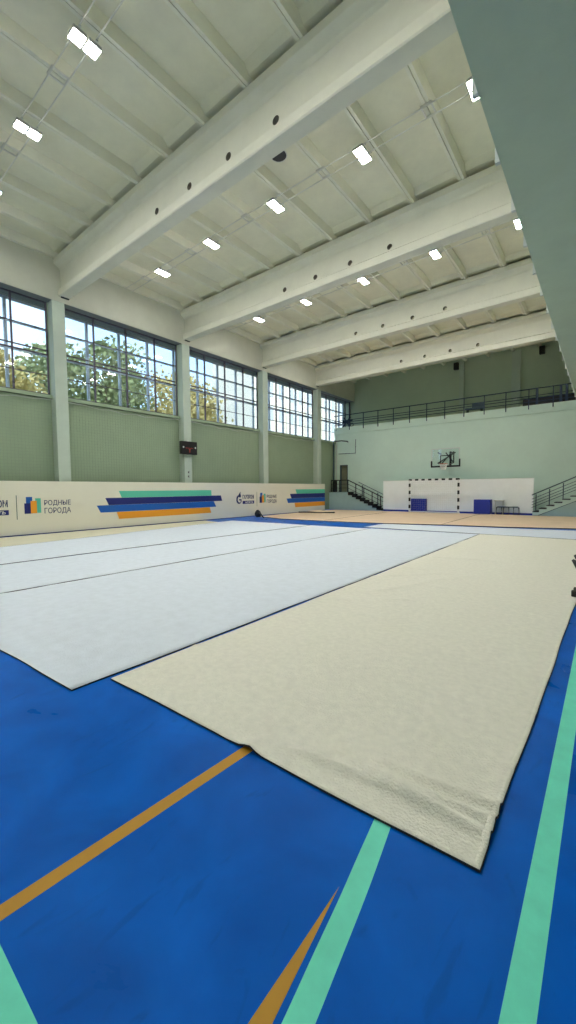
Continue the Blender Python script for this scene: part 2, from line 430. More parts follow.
# ------------------------------------------------------------------ scoreboard and sockets on the second pillar
sb = empty('scoreboard', (-15.45, 11.83, 3.17), 'small black scoreboard mounted on the second pillar', 'scoreboard')
at(boxes('case', [(XF, -15.42, 11.47, 12.36, 3.18, 3.78)], M['black'], sb, bevel=.01))
for k in range(5): at(boxes('display_segment', [(-15.42, -15.412, 11.70 + .09*k, 11.76 + .09*k, 3.455, 3.475)], M['red'], sb))
at(boxes('display_segment', [(-15.42, -15.412, 11.86, 11.98, 3.39, 3.41)], M['red'], sb)); at(boxes('display_segment', [(-15.42, -15.412, 11.91, 11.935, 3.26, 3.389)], M['red'], sb))
for q in ((11.53, 11.60), (12.22, 12.29)): at(boxes('label_plate', [(-15.42, -15.412, *q, 3.46, 3.54)], M['pale'], sb))
at(boxes('bracket', [(-15.605, -15.57, 11.9, 12.0, 3.78, 3.84)], M['gal'], sb))
for z, l in ((2.30, 'upper'), (2.10, 'lower')):
    s_ = boxes('wall_socket', [(XF - .005, XF + .03, 11.93, 12.0, z, z + .08)], M['dark'], label='small dark socket below the scoreboard, %s of two' % l, cat='socket', bevel=.005)
    boxes('face_plate', [(XF + .03, XF + .034, 11.945, 11.985, z + .02, z + .06)], M['gal'], s_)

# ------------------------------------------------------------------ carpets
def carpet(name, nx, ny, quad, m, label, th=.010, ridges=(), cat='carpet', group=None, z0=.0, bind=True, wob=.006, fine=None, hem=False):
    """quad = near-left, near-right, far-right, far-left (x,y); ridges = (x,y, angle, length, width, height)"""
    (ax, ay), (bx, by), (cx, cy), (dx, dy) = quad
    e = empty(name, ((ax + bx)/2, (ay + by)/2, 0), label, cat, group)
    bm = bmesh.new(); G = []
    rnd = random.Random(hash(label) % 1000 if False else len(label))
    ph = [rnd.random()*6 for _ in range(8)]
    def H(x, y):
        h = z0 + th
        for rx, ry, an, ln, wd, hh in ridges:
            u = (x - rx)*math.cos(an) + (y - ry)*math.sin(an); w = -(x - rx)*math.sin(an) + (y - ry)*math.cos(an)
            w += .03*math.sin(u*4 + rx*7)
            h += hh * math.exp(-(w/wd)**2) * math.exp(-(u/ln)**4)
        return h
    tv = [(j/ny)**(fine or 1.) for j in range(ny + 1)]
    for j in range(ny + 1):
        row = []
        for i in range(nx + 1):
            s, t = i/nx, tv[j]
            x = (ax*(1-s) + bx*s)*(1-t) + (dx*(1-s) + cx*s)*t; y = (ay*(1-s) + by*s)*(1-t) + (dy*(1-s) + cy*s)*t
            es = wob*(math.sin(y*2.1 + ph[0]) + .6*math.sin(y*5.3 + ph[1])); et = wob*(math.sin(x*2.7 + ph[2]) + .6*math.sin(x*6.1 + ph[3]))
            if i in (0, nx): x += es
            if j in (0, ny): y += et
            z = H(x, y)
            row.append(bm.verts.new((x, y, z)))
        G.append(row)
    for j in range(ny):
        for i in range(nx): bm.faces.new((G[j][i], G[j][i+1], G[j+1][i+1], G[j+1][i]))
    rim = [G[0][i] for i in range(nx+1)] + [G[j][nx] for j in range(1, ny+1)] + [G[ny][i] for i in range(nx-1, -1, -1)] + [G[j][0] for j in range(ny-1, 0, -1)]
    co = [v.co.copy() for v in rim]
    low = [bm.verts.new((v.co.x, v.co.y, v.co.z - th + .0005 + (z0 and 0))) for v in rim]
    n = len(rim)
    for k in range(n): bm.faces.new((rim[k], low[k], low[(k+1) % n], rim[(k+1) % n]))
    at(obj('pile', bm, m, e, smooth=True))
    if bind:
        bm = bmesh.new(); ctr = sum(co, Vector()) / n
        R = []
        for k in range(n):
            a = co[k]; t = (co[(k+1) % n] - co[k-1]); t.z = 0; t.normalize(); o_ = Vector((t.y, -t.x, 0))
            R.append([bm.verts.new(a + o_*q + Vector((0, 0, z))) for q, z in ((-.001, .0006), (.0025, .0006), (.004, -th*.5), (.002, -th + .001))])
        for k in range(n):
            A, B = R[k], R[(k+1) % n]
            for q in range(3): bm.faces.new((A[q], A[q+1], B[q+1], B[q]))
        at(obj('edge_binding', bm, M['binding'], e))
    if hem:
        bm = bmesh.new(); R = []
        hc = []
        for k in range(n):
            if k in (0, nx, nx + ny, 2*nx + ny) or min((co[k] - co[c_]).length for c_ in (0, nx, nx + ny, 2*nx + ny)) > .04 and (not hc or (co[k] - hc[-1]).length > .035): hc.append(co[k])
        n = len(hc)
        for k in range(n):
            a = hc[k]; t = (hc[(k+1) % n] - a).normalized() + (a - hc[k-1]).normalized(); t.z = 0; t.normalize(); o_ = Vector((t.y, -t.x, 0))
            R.append([bm.verts.new(Vector((*(a + o_*q).xy, H((a + o_*q).x, (a + o_*q).y) + z))) for q, z in ((.0005, .0), (-.004, .005), (-.022, .005), (-.030, -.002))])
        for k in range(n):
            A, B = R[k], R[(k+1) % n]
            for q in range(3): bm.faces.new((A[q], A[q+1], B[q+1], B[q]))
        at(obj('hem', bm, m, e, smooth=True))
    return e

rg = []
rr = random.Random(3)
for (x, y, an, ln, wd, h) in ((-.72, 1.86, .10, .46, .028, .042), (-.60, 1.98, .02, .36, .026, .036), (-.95, 1.76, .16, .42, .03, .026), (-.5, 1.80, -.1, .3, .028, .028), (-1.2, 1.95, .2, .5, .05, .006),
                              (-1.585, 1.55, PI/2, .12, .05, .028), (-1.75, 1.58, PI/2, .10, .05, -.004), (-2.3, 5.9, 1.15, .9, .05, .016), (-2.6, 6.6, .9, .7, .05, .012), (-2.0, 6.7, 1.0, .6, .05, .012),
                              (-1.9, 8.8, .1, .8, .07, .016), (-2.4, 4.8, .6, .6, .05, .012)):
    rg.append((x, y, an, ln, wd, h))
for k in range(44):
    q = (rr.uniform(-3, -.3), rr.uniform(1.9, 12), rr.gauss(.05, .25), rr.uniform(.2, .9), rr.uniform(.03, .07), rr.uniform(.003, .009))
    if not (q[0] > -1.3 and 5.6 < q[1] < 7.3): rg.append(q)
carpet('carpet_strip', 60, 280, ((-3.02, 1.525), (-.338, 1.605), (-.12, 13.75), (-3.10, 13.75)), M['carpetb'], 'nearest beige carpet strip with a wrinkled front corner', .011, rg, group='gymnastics carpet strips', fine=1.5, wob=.004, hem=True)
rw = [(-5.5 + rr.uniform(-1.2, 2), rr.uniform(1.6, 12), rr.gauss(1.4, .25), rr.uniform(.3, 1.2), rr.uniform(.05, .09), rr.uniform(.003, .008)) for k in range(20)]
rw += [(-5.0, 1.75, .15, 1.2, .06, .010), (-6.1, 1.9, .1, .8, .07, .012), (-4.0, 1.55, .2, .6, .05, .006)]
carpet('carpet_strip', 46, 200, ((-6.84, 1.04), (-3.075, 1.245), (-3.115, 13.75), (-6.78, 13.5)), M['carpetw'], 'wide white carpet strip beside the beige one', .011, rw, group='gymnastics carpet strips', fine=1.5)
carpet('carpet_strip', 20, 80, ((-9.56, .9), (-6.875, 1.04), (-6.81, 13.45), (-9.42, 13.3)), M['carpetw'], 'second white carpet strip, between two dark seams', .011, [(-8.2, 4, 1.4, 1.5, .08, .008), (-7.6, 8, 1.5, 2, .09, .008)], group='gymnastics carpet strips')
carpet('carpet_strip', 20, 80, ((-12.15, .7), (-9.595, .9), (-9.455, 13.3), (-13.95, 13.2)), M['carpetw'], 'white carpet strip farthest from the viewer, beside the cream one', .010, [(-11, 5, 1.5, 2, .08, .006)], group='gymnastics carpet strips', bind=True, z0=.007)
carpet('carpet_strip', 10, 60, ((-15.2, .6), (-12.0, .7), (-13.5, 12.2), (-15.25, 12.6)), M['carpetc'], 'cream carpet strip along the foot of the advertising board', .005, [], group='gymnastics carpet strips', bind=False)
carpet('carpet_strip', 60, 14, ((-7.30, 13.80), (.6, 13.86), (.6, 16.9), (-7.25, 15.55)), M['carpetw'], 'white carpet strip laid crosswise in front of the peach carpet', .011, [(-5, 14.3, .05, 1, .06, .01)], group='gymnastics carpet strips')

# big peach carpet at the far end
bm = bmesh.new()
outl = [(-14.75, 15.95), (-12.6, 15.25), (-9.7, 15.35), (-7.6, 15.6), (-4.8, 16.35), (-3.0, 16.6), (-.7, 17.3), (2.1, 18.2), (2.1, 24.1), (-14.9, 24.1), (-15.1, 20.5)]
pc = empty('floor_exercise_carpet', (-7, 20, 0), 'large peach carpet in front of the handball goal', 'carpet')
prism(bm, outl, 'Z', 0.001, .03)
at(obj('pile', bm, M['rug'], pc))
bm = bmesh.new()
for a, b in zip(outl[:7], outl[1:8]): tube(bm, [(*a, .016), (*b, .016)], .016, 6)
at(obj('edge_binding', bm, M['binding'], pc))
M['seam'] = mat('rug_seam', (120, 92, 70), .9)
for q in ([(-5.13, 16.4, .03), (-5.42, 24.0, .03)], [(-10.2, 15.5, .03), (-10.6, 24.0, .03)]): at(tubes('seam', [q], .011, M['seam'], pc, seg=6))
def fold(pts, w, h, label):
    bm = bmesh.new(); P_ = []
    for i, (x, y) in enumerate(pts):
        s = math.sin(PI * i / (len(pts) - 1)); row = []
        for k in range(9):
            a = PI * k / 8
            row.append(bm.verts.new((x + .3*w*math.cos(a), y - w*math.cos(a)*.8, .03 + h*s*math.sin(a))))
        P_.append(row)
    for a, b in zip(P_, P_[1:]):
        for k in range(8): bm.faces.new((a[k], a[k+1], b[k+1], b[k]))
    return at(obj('folded_edge', bm, M['rug'], pc, smooth=True, label=label))
fold([(-14.9 + .3*k, 20.0 + .12*k) for k in range(8)], .22, .16, 'raised fold in the peach carpet near the board')
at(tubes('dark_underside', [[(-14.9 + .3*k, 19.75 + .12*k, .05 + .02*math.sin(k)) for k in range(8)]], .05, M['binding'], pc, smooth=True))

# dark bundle at the corner of the peach carpet
bn = empty('rolled_tape', (-14.45, 15.55, 0), 'small black bundle on the floor by the left corner of the peach carpet', 'bundle')
bm = bmesh.new()
bmesh.ops.create_uvsphere(bm, u_segments=16, v_segments=10, radius=.2)
for v in bm.verts:
    v.co = Vector((v.co.x*.9, v.co.y*.8, v.co.z*1.0)) * (1 + .14*math.sin(v.co.x*17 + v.co.z*11)*math.cos(v.co.y*13)); v.co += Vector((-14.5, 15.6, .19))
at(obj('sack', bm, M['black'], bn, smooth=True))
at(tubes('strap', [[(-14.3, 15.5, .25), (-14.15, 15.45, .2), (-14.0, 15.42, .08), (-13.9, 15.4, .03)]], .035, M['black'], bn, smooth=True))

# ------------------------------------------------------------------ floor lines
def line(name, poly, m, label):
    bm = bmesh.new(); prism(bm, poly, 'Z', -.0005, .0006)
    return obj(name, bm, m, label=label, cat='floor line')
line('court_line', [(-1.808, -2), (-1.745, -2), (-1.522, 1.9), (-1.590, 1.9)], M['lineo'], 'long orange court line running under the beige carpet')
def smooth(p, n=6):
    o = []
    for i in range(len(p) - 1):
        p0, p1, p2, p3 = p[max(i-1, 0)], p[i], p[i+1], p[min(i+2, len(p)-1)]
        for k in range(n):
            t = k/n
            o.append(tuple(.5*(2*b + (c-a)*t + (2*a-5*b+4*c-d)*t*t + (3*b-a-3*c+d)*t**3) for a, b, c, d in zip(p0, p1, p2, p3)))
    return o + [p[-1]]
ce = smooth([(-.722, 1.72), (-.697, 1.577), (-.658, 1.34), (-.635, 1.179), (-.612, 1.002), (-.592, .848), (-.572, .66), (-.555, .40)])
cw = smooth([(-.797, 1.72), (-.773, 1.563), (-.747, 1.38), (-.719, 1.19), (-.693, .986), (-.667, .789), (-.652, .64), (-.632, .40)])
line('court_line', ce + cw[::-1], M['linet'], 'curved teal court line running under the beige carpet corner')
line('court_line', [(-.741, 1.22), (-.740, .95), (-.742, .45), (-.655, .45), (-.687, .772), (-.713, .984)], M['lineo'], 'pointed orange wedge of a court line beside the curved teal line')
line('court_line', [(-.205, -2), (-.122, -2), (-.092, 4), (-.06, 17), (-.15, 17), (-.176, 4)], M['linet'], 'straight wide teal sideline along the right edge of the floor')
line('court_line', [(-1.60, .3625), (-1.0, .364), (-1.0, .255), (-1.606, .253)], M['linet'], 'teal court line cutting the bottom left corner of the picture')

# ------------------------------------------------------------------ floodlights and cable rails
LX = [(-13.19, 0), (-10.42, 1), (-7.64, 2), (-4.87, 3), (-2.30, 4)]
ROWS = [(-1.6, 'behind the viewer', [0, 1, 2, 3, 4]), (3.76, 'in front of the nearest big beam', [0, 1, 2, 3, 4]), (9.12, 'between the nearest and second beams', [0, 1, 2, 3, 4]), (14.43, 'between the second and third beams', [0, 1, 2, 3, 4]), (20.0, 'between the third and last beams', [0, 1, 2, 3, 4])]  # row behind the viewer is unseen, added to brighten the near floor
fp = None
ZL = 9.60
def make_flood():
    e = empty('ceiling_floodlight', (0, 0, ZL), '', 'floodlight', 'ceiling floodlights')
    for s in (-1, 1):
        h = boxes('lamp_head', [(-.13, .13, s*.135 - .12, s*.135 + .12, 0.0, .07)], M['lamp_body'], e, bevel=.012)
        bm = bmesh.new(); box(bm, -.112, .112, s*.135 - .105, s*.135 + .105, -.008, .001)
        obj('lamp_face', bm, M['lamp'], h)
    boxes('bracket', [(-.16, .16, -.17, -.13, .075, .10), (-.16, .16, .13, .17, .075, .10), (-.03, .03, -.2, .2, .10, .13)], M['gal'], e)
    return e
for y, desc, idx in ROWS:
    for x, k in LX:
        if k not in idx: continue
        lab = '%s twin floodlight from the window wall, %s' % (ORD[k], desc)
        if fp is None: fp = make_flood(); fp.location = (x, y, ZL); fp['label'] = lab
        else: copy_tree(fp, (x, y, ZL), lab)
    cr = empty('cable_rail', (-7, y, ZL + .1), 'pair of thin conduits across the ceiling %s' % desc, 'conduit', 'ceiling conduits')
    for s in (-1, 1):
        at(tubes('conduit', [[(XF + .02, y + s*.15, ZL + .115), (XR - .02, y + s*.15, ZL + .115)]], .014, M['gal'], cr, seg=6))
    for x in RX:
        if min(abs(x - q[0]) for q in LX) < .4: continue
        bk = at(boxes('bracket', [(x - .12, x + .12, y - .17, y - .145, ZL + .13, ZL + .165), (x - .12, x + .12, y + .145, y + .17, ZL + .13, ZL + .165), (x - .12, x - .095, y - .17, y + .17, ZL + .13, ZL + .165), (x + .095, x + .12, y - .17, y + .17, ZL + .13, ZL + .165)], M['gal'], cr))

# ------------------------------------------------------------------ far end: balcony railing and things on the balcony
br = empty('balcony_railing', (-7, YF - .07, 6.0), 'blue steel railing along the balcony edge', 'railing')
yr = YF - .08
for k in range(-2, 12):
    x = -13.55 + 1.124 * k
    if x < XL + .1: x = XL + .15
    at(boxes('post', [(x - .022, x + .022, yr - .02, yr + .02, 5.78, 6.88)], M['steel'], br))
for z, r in ((6.87, .03), (6.49, .02), (6.35, .02), (6.17, .02)):
    at(tubes('rail', [[(XL + .02, yr, z), (-1.2, yr, z)]], r, M['steel'], br, seg=8))
for x in (-3.05 , -1.98, -1.72):
    at(boxes('post', [(x - .06, x + .06, yr - .03, yr + .03, 6.0, 6.88)], M['steel'], br))
bs = empty('bench_seat', (-2.5, YF + .4, 6.0), 'long black covered bench behind the right end of the balcony rail', 'bench')
at(boxes('seat', [(-3.75, -1.0, YF + .15, YF + .5, 6.32, 6.42)], M['black'], bs, bevel=.01))
at(boxes('cover', [(-3.75, -1.0, YF + .13, YF + .15, 6.0, 6.42)], M['black'], bs))
for x in (-3.6, -2.4, -1.2): at(boxes('leg', [(x - .03, x + .03, YF + .2, YF + .45, 6.0, 6.32)], M['dark'], bs))
cq = empty('balcony_chair', (-6.2, YF + .6, 6.0), 'dark low seat behind the balcony rail, left of the wider pilaster', 'chair')
at(boxes('seat', [(-6.9, -5.9, YF + .5, YF + .95, 6.3, 6.37)], M['steelg'], cq)); at(boxes('backrest', [(-6.6, -5.9, YF + .92, YF + .97, 6.37, 6.72)], M['steelg'], cq))
for x in (-6.8, -6.0): at(boxes('leg', [(x - .03, x + .03, YF + .55, YF + .9, 6.0, 6.3)], M['dark'], cq))
ck = empty('equipment_stand', (-15.0, YF + .25, 6.0), 'jumbled blue metal stand at the left end of the balcony', 'stand')
at(tubes('frame', [[(-15.35, YF + .1, 6.02), (-14.75, YF + .2, 6.75)], [(-14.75, YF + .1, 6.02), (-15.3, YF + .2, 6.75)], [(-15.4, YF + .25, 6.5), (-14.6, YF + .25, 6.5)]], .05, M['steel'], ck))
at(boxes('shelf', [(-15.35, -14.85, YF + .05, YF + .4, 6.30, 6.42)], M['steel'], ck))
at(tubes('wheel', [[(-14.6 + .12*math.cos(a), YF + .15, 6.15 + .12*math.sin(a)) for a in [2*PI*k/14 for k in range(15)]]], .025, M['dark'], ck))
for x, l in ((-7.93, 'left'), (-3.12, 'right')):
    sp = empty('loudspeaker', (x, YU - .15, 9.3), 'black loudspeaker high on the upper far wall, %s of two' % l, 'loudspeaker', 'wall loudspeakers')
    at(boxes('cabinet', [(x - .14, x + .14, YU - .32, YU - .06, 9.28, 9.72)], M['black'], sp, bevel=.015))
    at(boxes('grille', [(x - .12, x + .12, YU - .327, YU - .32, 9.31, 9.69)], M['dark'], sp))
    at(boxes('bracket', [(x - .03, x + .03, YU - .06, YU, 9.45, 9.55)], M['dark'], sp))
wb = boxes('junction_box', [(-4.55, -4.35, YU - .25, YU - .2, 6.75, 6.93)], M['pale'], label='small white box on the wider pilaster behind the balcony rail', cat='box', bevel=.008)
boxes('cover', [(-4.53, -4.37, YU - .256, YU - .25, 6.77, 6.91)], M['pale'], wb)

# conduits and pipe in the left corner
cd = empty('wall_conduit', (-14.9, YF, 4), 'thin dark L-shaped conduit on the far wall below the balcony', 'conduit')
at(tubes('pipe', [[(-14.19, YF - .02, 5.05), (-14.19, YF - .02, 4.06), (-15.62, YF - .02, 4.08)]], .022, M['steelg'], cd))
at(boxes('clip', [(-14.22, -14.16, YF - .03, YF, 4.5, 4.53), (-15.0, -14.97, YF - .03, YF, 4.04, 4.10)], M['dark'], cd))
dp = empty('downpipe', (-15.9, 25.2, 0), 'dark vertical pipe with a bent arm in the far left corner', 'pipe')
at(tubes('pipe', [[(-15.79, 25.28, 1.28), (-15.79, 25.28, 4.98)]], .055, M['steelg'], dp))
at(tubes('arm', [[(-15.79, 25.28, 4.98), (-15.2, 25.4, 5.0), (-14.75, 25.45, 4.93), (-14.68, 25.45, 4.86)]], .04, M['dark'], dp))
at(tubes('pipe', [[(-15.74, 25.6, 1.28), (-15.74, 25.6, 5.4)]], .04, M['pale'], dp))

# ------------------------------------------------------------------ left stairs
def railing(name, loc, label, path, heights, posts, m, r0=.03, r=.016):
    e = empty(name, loc, label, 'railing', None)
    for x, y, z in posts: at(boxes('post', [(x - .022, x + .022, y - .022, y + .022, z, z + heights[0])], m, e))
    for k, h in enumerate(heights):
        at(tubes('handrail' if k == 0 else 'rail', [[(x, y, z + h) for x, y, z in path]], r0 if k == 0 else r, m, e))
    return e
LS = empty('staircase', (-13.5, 25.2, 0), 'left staircase with black steps going up to the dark doorway', 'stairs')
NS, run, rise = 9, .315, .141
body = [(XL + .02, 0), (-14.36 + NS*run - run, 0)]
y0s, y1s = 24.92, YF - .01
pts = [(XL + .02, 0), (-14.36 + (NS - 1)*run, 0)]
for k in range(NS - 1, 0, -1):
    pts += [(-14.36 + k*run, 1.27 - rise*k - .02), (-14.36 + (k - 1)*run, 1.27 - rise*k - .02)]
pts += [(-14.36, 1.25), (XL + .02, 1.25)]
bm = bmesh.new(); prism(bm, pts, 'Y', y0s, y1s); at(obj('body', bm, M['stair'], LS))
at(boxes('landing', [(XL + .02, -14.34, y0s - .02, y1s, 1.25, 1.27)], M['stairb'], LS))
for k in range(1, NS):
    x = -14.36 + (k - 1)*run; z = 1.27 - rise*k
    at(boxes('step', [(x, x + run + .03, y0s - .03, y1s, z - .10, z), (x - .001, x + .02, y0s - .03, y1s, z, z + rise)], M['stairb'], LS))
zz = lambda x: 1.27 if x < -14.36 else max(.0, 1.27 - (x + 14.36)/run*rise - .05)
xs = [-14.4 + .63*k for k in range(5)]
railing('stair_railing', (-13, y0s, 1), 'dark railing along the front of the left stairs', [(-15.8, y0s + .04, 1.27), (-14.4, y0s + .04, 1.27), (-11.6, y0s + .04, zz(-11.6))], (.84, .56, .28), [(x, y0s + .04, zz(x)) for x in [-15.8, -15.1] + xs], M['stairb'], .032, .014)
railing('stair_railing', (-13, y1s - .1, 1), 'thin dark wall handrail at the back of the left stairs', [(-13.9, y1s - .08, 1.1), (-11.5, y1s - .08, zz(-11.5))], (.86,), [(x, y1s - .08, zz(x)) for x in (-13.6, -12.4)], M['steelg'], .02)
bx = empty('equipment_case', (-15.5, 25.1, 1.27), 'tall black case standing on the landing of the left stairs', 'case')
at(boxes('case', [(-15.72, -15.5, 25.0, 25.3, 1.27, 2.05)], M['black'], bx, bevel=.02)); at(boxes('lid', [(-15.73, -15.49, 24.99, 25.31, 2.05, 2.10)], M['dark'], bx)); at(tubes('handle', [[(-15.67, 25.15, 2.1), (-15.67, 25.15, 2.15), (-15.55, 25.15, 2.15), (-15.55, 25.15, 2.1)]], .012, M['dark'], bx))

# ------------------------------------------------------------------ right stairs
RS = empty('staircase', (-1.5, 25.0, 0), 'right staircase with grey stringer and dark treads rising to the right edge', 'stairs')
y0r, y1r = 24.5, 25.66
tx = lambda k: -2.97 + .335*k
tz = lambda k: .19 + .165*k
pts = [(tx(0), 0)]
for k in range(0, 10): pts += [(tx(k), tz(k)), (tx(k + 1), tz(k))]
pts += [(tx(10), 0)]
bm = bmesh.new(); prism(bm, pts, 'Y', y0r + .03, y1r); at(obj('body', bm, M['stair'], RS))
pts = [(tx(0) - .01, .02)]
for k in range(0, 10): pts += [(tx(k) - (.05 if k else .01), tz(k)), (tx(k + 1) - .05, tz(k))]
pts += [(tx(10) - .05, tz(9) - .18), (tx(0) + .25, .02)]
bm = bmesh.new(); prism(bm, pts, 'Y', y0r, y0r + .03); at(obj('stringer', bm, M['farpaint'], RS))
bm = bmesh.new(); tube(bm, [(tx(0) + .25, y0r - .005, .02), (tx(10) - .05, y0r - .005, tz(9) - .18)], .014, 6); at(obj('stringer_edge', bm, M['steelg'], RS))
for k in range(10):
    at(boxes('tread', [(tx(k) - (.07 if k else .01), tx(k + 1) - .06, y0r - .01, y1r, tz(k), tz(k) + .035)], M['stairb'], RS))
pth = [(-3.02, y0r - .03, .27), (tx(9), y0r - .03, .27 + .4925*(tx(9) + 3.02))]
zr = lambda x: .27 + .4925*(x + 3.02)
railing('stair_railing', (-2, y0r, .3), 'teal grey five-bar railing on the right stairs', pth, (.82, .60, .44, .30, .16), [(x, y0r - .03, zr(x) - .06) for x in (-2.83, -2.24, -1.66, -1.08, -.5)], M['steelg'], .028, .013)
boxes('newel_block', [(-2.985, -2.93, y0r - .06, y0r + .0, 0, .30)], M['steel'], RS)
RS.children[-1].matrix_parent_inverse = Matrix.Translation(-RS.location)

# ------------------------------------------------------------------ padded panel, goal, backboard, blue blocks, bench
pn = empty('wall_panel', (-7.3, 24.85, 0), 'long pale panel standing behind the handball goal', 'panel')
at(boxes('panel', [(-11.62, -2.99, 24.8, 24.88, .10, 1.98)], M['panel'], pn, bevel=.01))
at(boxes('base', [(-11.6, -3.0, 24.82, 24.86, 0, .10)], M['mat_blue'], pn))
at(boxes('cap', [(-11.62, -2.99, 24.79, 24.89, 1.98, 2.0)], M['lettering'], pn))

GY = 24.2
gx0, gx1, gh = -9.56, -6.65, 2.01
goal = empty('handball_goal', ((gx0 + gx1)/2, GY, 0), 'black and white striped handball goal', 'goal')
def striped(name, p0, p1, n, start):
    bm = bmesh.new(); p0, p1 = Vector(p0), Vector(p1)
    for k in range(n):
        a, b = p0.lerp(p1, k/n), p0.lerp(p1, (k + 1)/n)
        x0, x1 = min(a.x, b.x), max(a.x, b.x); z0, z1 = min(a.z, b.z), max(a.z, b.z)
        if x1 - x0 < .01: x0 -= .05; x1 += .05
        else: z0 -= .05; z1 += .05
        nf = len(bm.faces); box(bm, x0, x1, GY - .04, GY + .04, z0, z1); bm.faces.ensure_lookup_table()
        for f in bm.faces[nf:]: f.material_index = (k + start) % 2
    o = obj(name, bm, [M['goalw'], M['black']], goal); return at(o)
striped('post', (gx0, GY, 0.03), (gx0, GY, gh), 9, 0)
striped('post', (gx1, GY, 0.03), (gx1, GY, gh), 9, 0)
striped('crossbar', (gx0 - .05, GY, gh), (gx1 + .05, GY, gh), 15, 1)
at(tubes('base_frame', [[(gx0, GY, .04), (gx0, GY + .28, .04), (gx1, GY + .28, .04), (gx1, GY, .04)]], .025, M['goalw'], goal))
bm = bmesh.new()
for k in range(25):
    x = gx0 + (gx1 - gx0)*k/24
    tube(bm, [(x, GY + .05, gh - .03), (x, GY + .2, 1.2), (x, GY + .28, .05)], .0013, 4)
for k in range(15):
    t = k/14; z = gh - .03 - t*(gh - .1); y = GY + .05 + .23*math.sin(t*PI/2)
    tube(bm, [(gx0, y, z), (gx1, y, z)], .0013, 4)
at(obj('net', bm, M['goalnet'], goal))

BYb = 24.5
bb = empty('basketball_hoop', (-7.5, BYb, 2.75), 'clear basketball backboard and hoop on a wall frame above the goal', 'basketball hoop')
x0, x1, z0, z1 = -8.33, -6.69, 2.78, 3.86
at(boxes('backboard', [(x0, x1, BYb, BYb + .02, z0, z1)], M['glass'], bb))
at(boxes('white_border', [(x0, x1, BYb - .006, BYb - .001, z1 - .05, z1), (x0, x0 + .05, BYb - .006, BYb - .001, z0 + .3, z1), (x1 - .05, x1, BYb - .006, BYb - .001, z0 + .3, z1)], M['pale'], bb))
at(boxes('padding', [(x0 - .03, x1 + .03, BYb - .03, BYb + .05, z0 - .04, z0 + .05), (x0 - .03, x0 + .04, BYb - .03, BYb + .05, z0, z0 + .36), (x1 - .04, x1 + .03, BYb - .03, BYb + .05, z0, z0 + .42)], M['black'], bb))
at(boxes('target_square', [(-7.81, -7.21, BYb - .006, BYb - .001, 3.40, 3.45), (-7.81, -7.76, BYb - .006, BYb - .001, 2.95, 3.45), (-7.26, -7.21, BYb - .006, BYb - .001, 2.95, 3.45)], M['black'], bb))
rim = [(-7.52 + .225*math.cos(a), BYb - .30 + .225*math.sin(a), 2.92) for a in [2*PI*k/24 for k in range(25)]]
at(tubes('rim', [rim, [(-7.52, BYb - .09, 2.92), (-7.52, BYb, 2.92)]], .014, M['pink'], bb, smooth=True))
bm = bmesh.new()
for k in range(14):
    for s in (-1, 1):
        P_ = []
        for t in range(6):
            a = 2*PI*(k + s*t*.5)/14; r = .22 - .10*(t/5)
            P_.append((-7.52 + r*math.cos(a), BYb - .30 + r*math.sin(a), 2.91 - .33*t/5))
        tube(bm, P_, .008, 4)
at(obj('net', bm, M['goalw'], bb))
for zz_ in (3.0, 3.62):
    at(tubes('arm', [[(-7.95, BYb + .06, zz_), (-8.15, YF, zz_)], [(-7.05, BYb + .06, zz_), (-7.55, YF, zz_)]], .04, M['dark'], bb))
at(tubes('brace', [[(-7.95, BYb + .06, 3.0), (-7.05, BYb + .4, 3.62)], [(-7.05, BYb + .06, 3.0), (-7.6, BYb + .4, 3.62)], [(-8.1, YF - .05, 3.0), (-7.55, YF - .05, 3.62)], [(-7.05, BYb + .06, 3.0), (-7.05, BYb + .06, 3.62)]], .035, M['dark'], bb))
at(boxes('mount', [(-7.62, -7.50, YF - .04, YF, 2.9, 3.75)], M['dark'], bb))

for i, (a, b, l) in enumerate(((-9.60, -8.66, 'blue foam block behind the left post of the goal'), (-5.75, -4.90, 'blue foam block standing right of the goal'))):
    y = (24.74, 24.2)[i]
    f = empty('foam_block', ((a + b)/2, y, 0), l, 'foam block', 'blue foam blocks')
    at(boxes('block', [(a, b, y - (.24 if i == 0 else .3), y + (.04 if i == 0 else .25), .04, .84)], M['mat_blue'], f, bevel=.02))
    at(boxes('feet', [(a + .05, a + .15, y - .2, y + .02, 0, .04), (b - .15, b - .05, y - .2, y + .02, 0, .04)], M['black'], f))
    at(boxes('zip', [(a - .002, b + .002, y - .10, y - .08, .74, .76)], M['navy'], f))

bc = empty('low_bench', (-4.2, 24.4, 0), 'low grey bench frame by the foot of the right stairs', 'bench')
at(boxes('top', [(-4.62, -3.65, 24.25, 24.6, .40, .46)], M['steelg'], bc))
at(boxes('shelf', [(-4.85, -4.35, 24.5, 24.75, .74, .80)], M['gal'], bc))
for x in (-4.55, -4.2, -3.72):
    at(tubes('leg', [[(x - .12, 24.4, .42), (x - .14, 24.4, .03), (x + .14, 24.4, .03), (x + .12, 24.4, .42)]], .03, M['dark'], bc))
at(boxes('upright', [(-4.80, -4.76, 24.6, 24.64, 0, .74), (-4.42, -4.38, 24.6, 24.64, 0, .74)], M['gal'], bc))

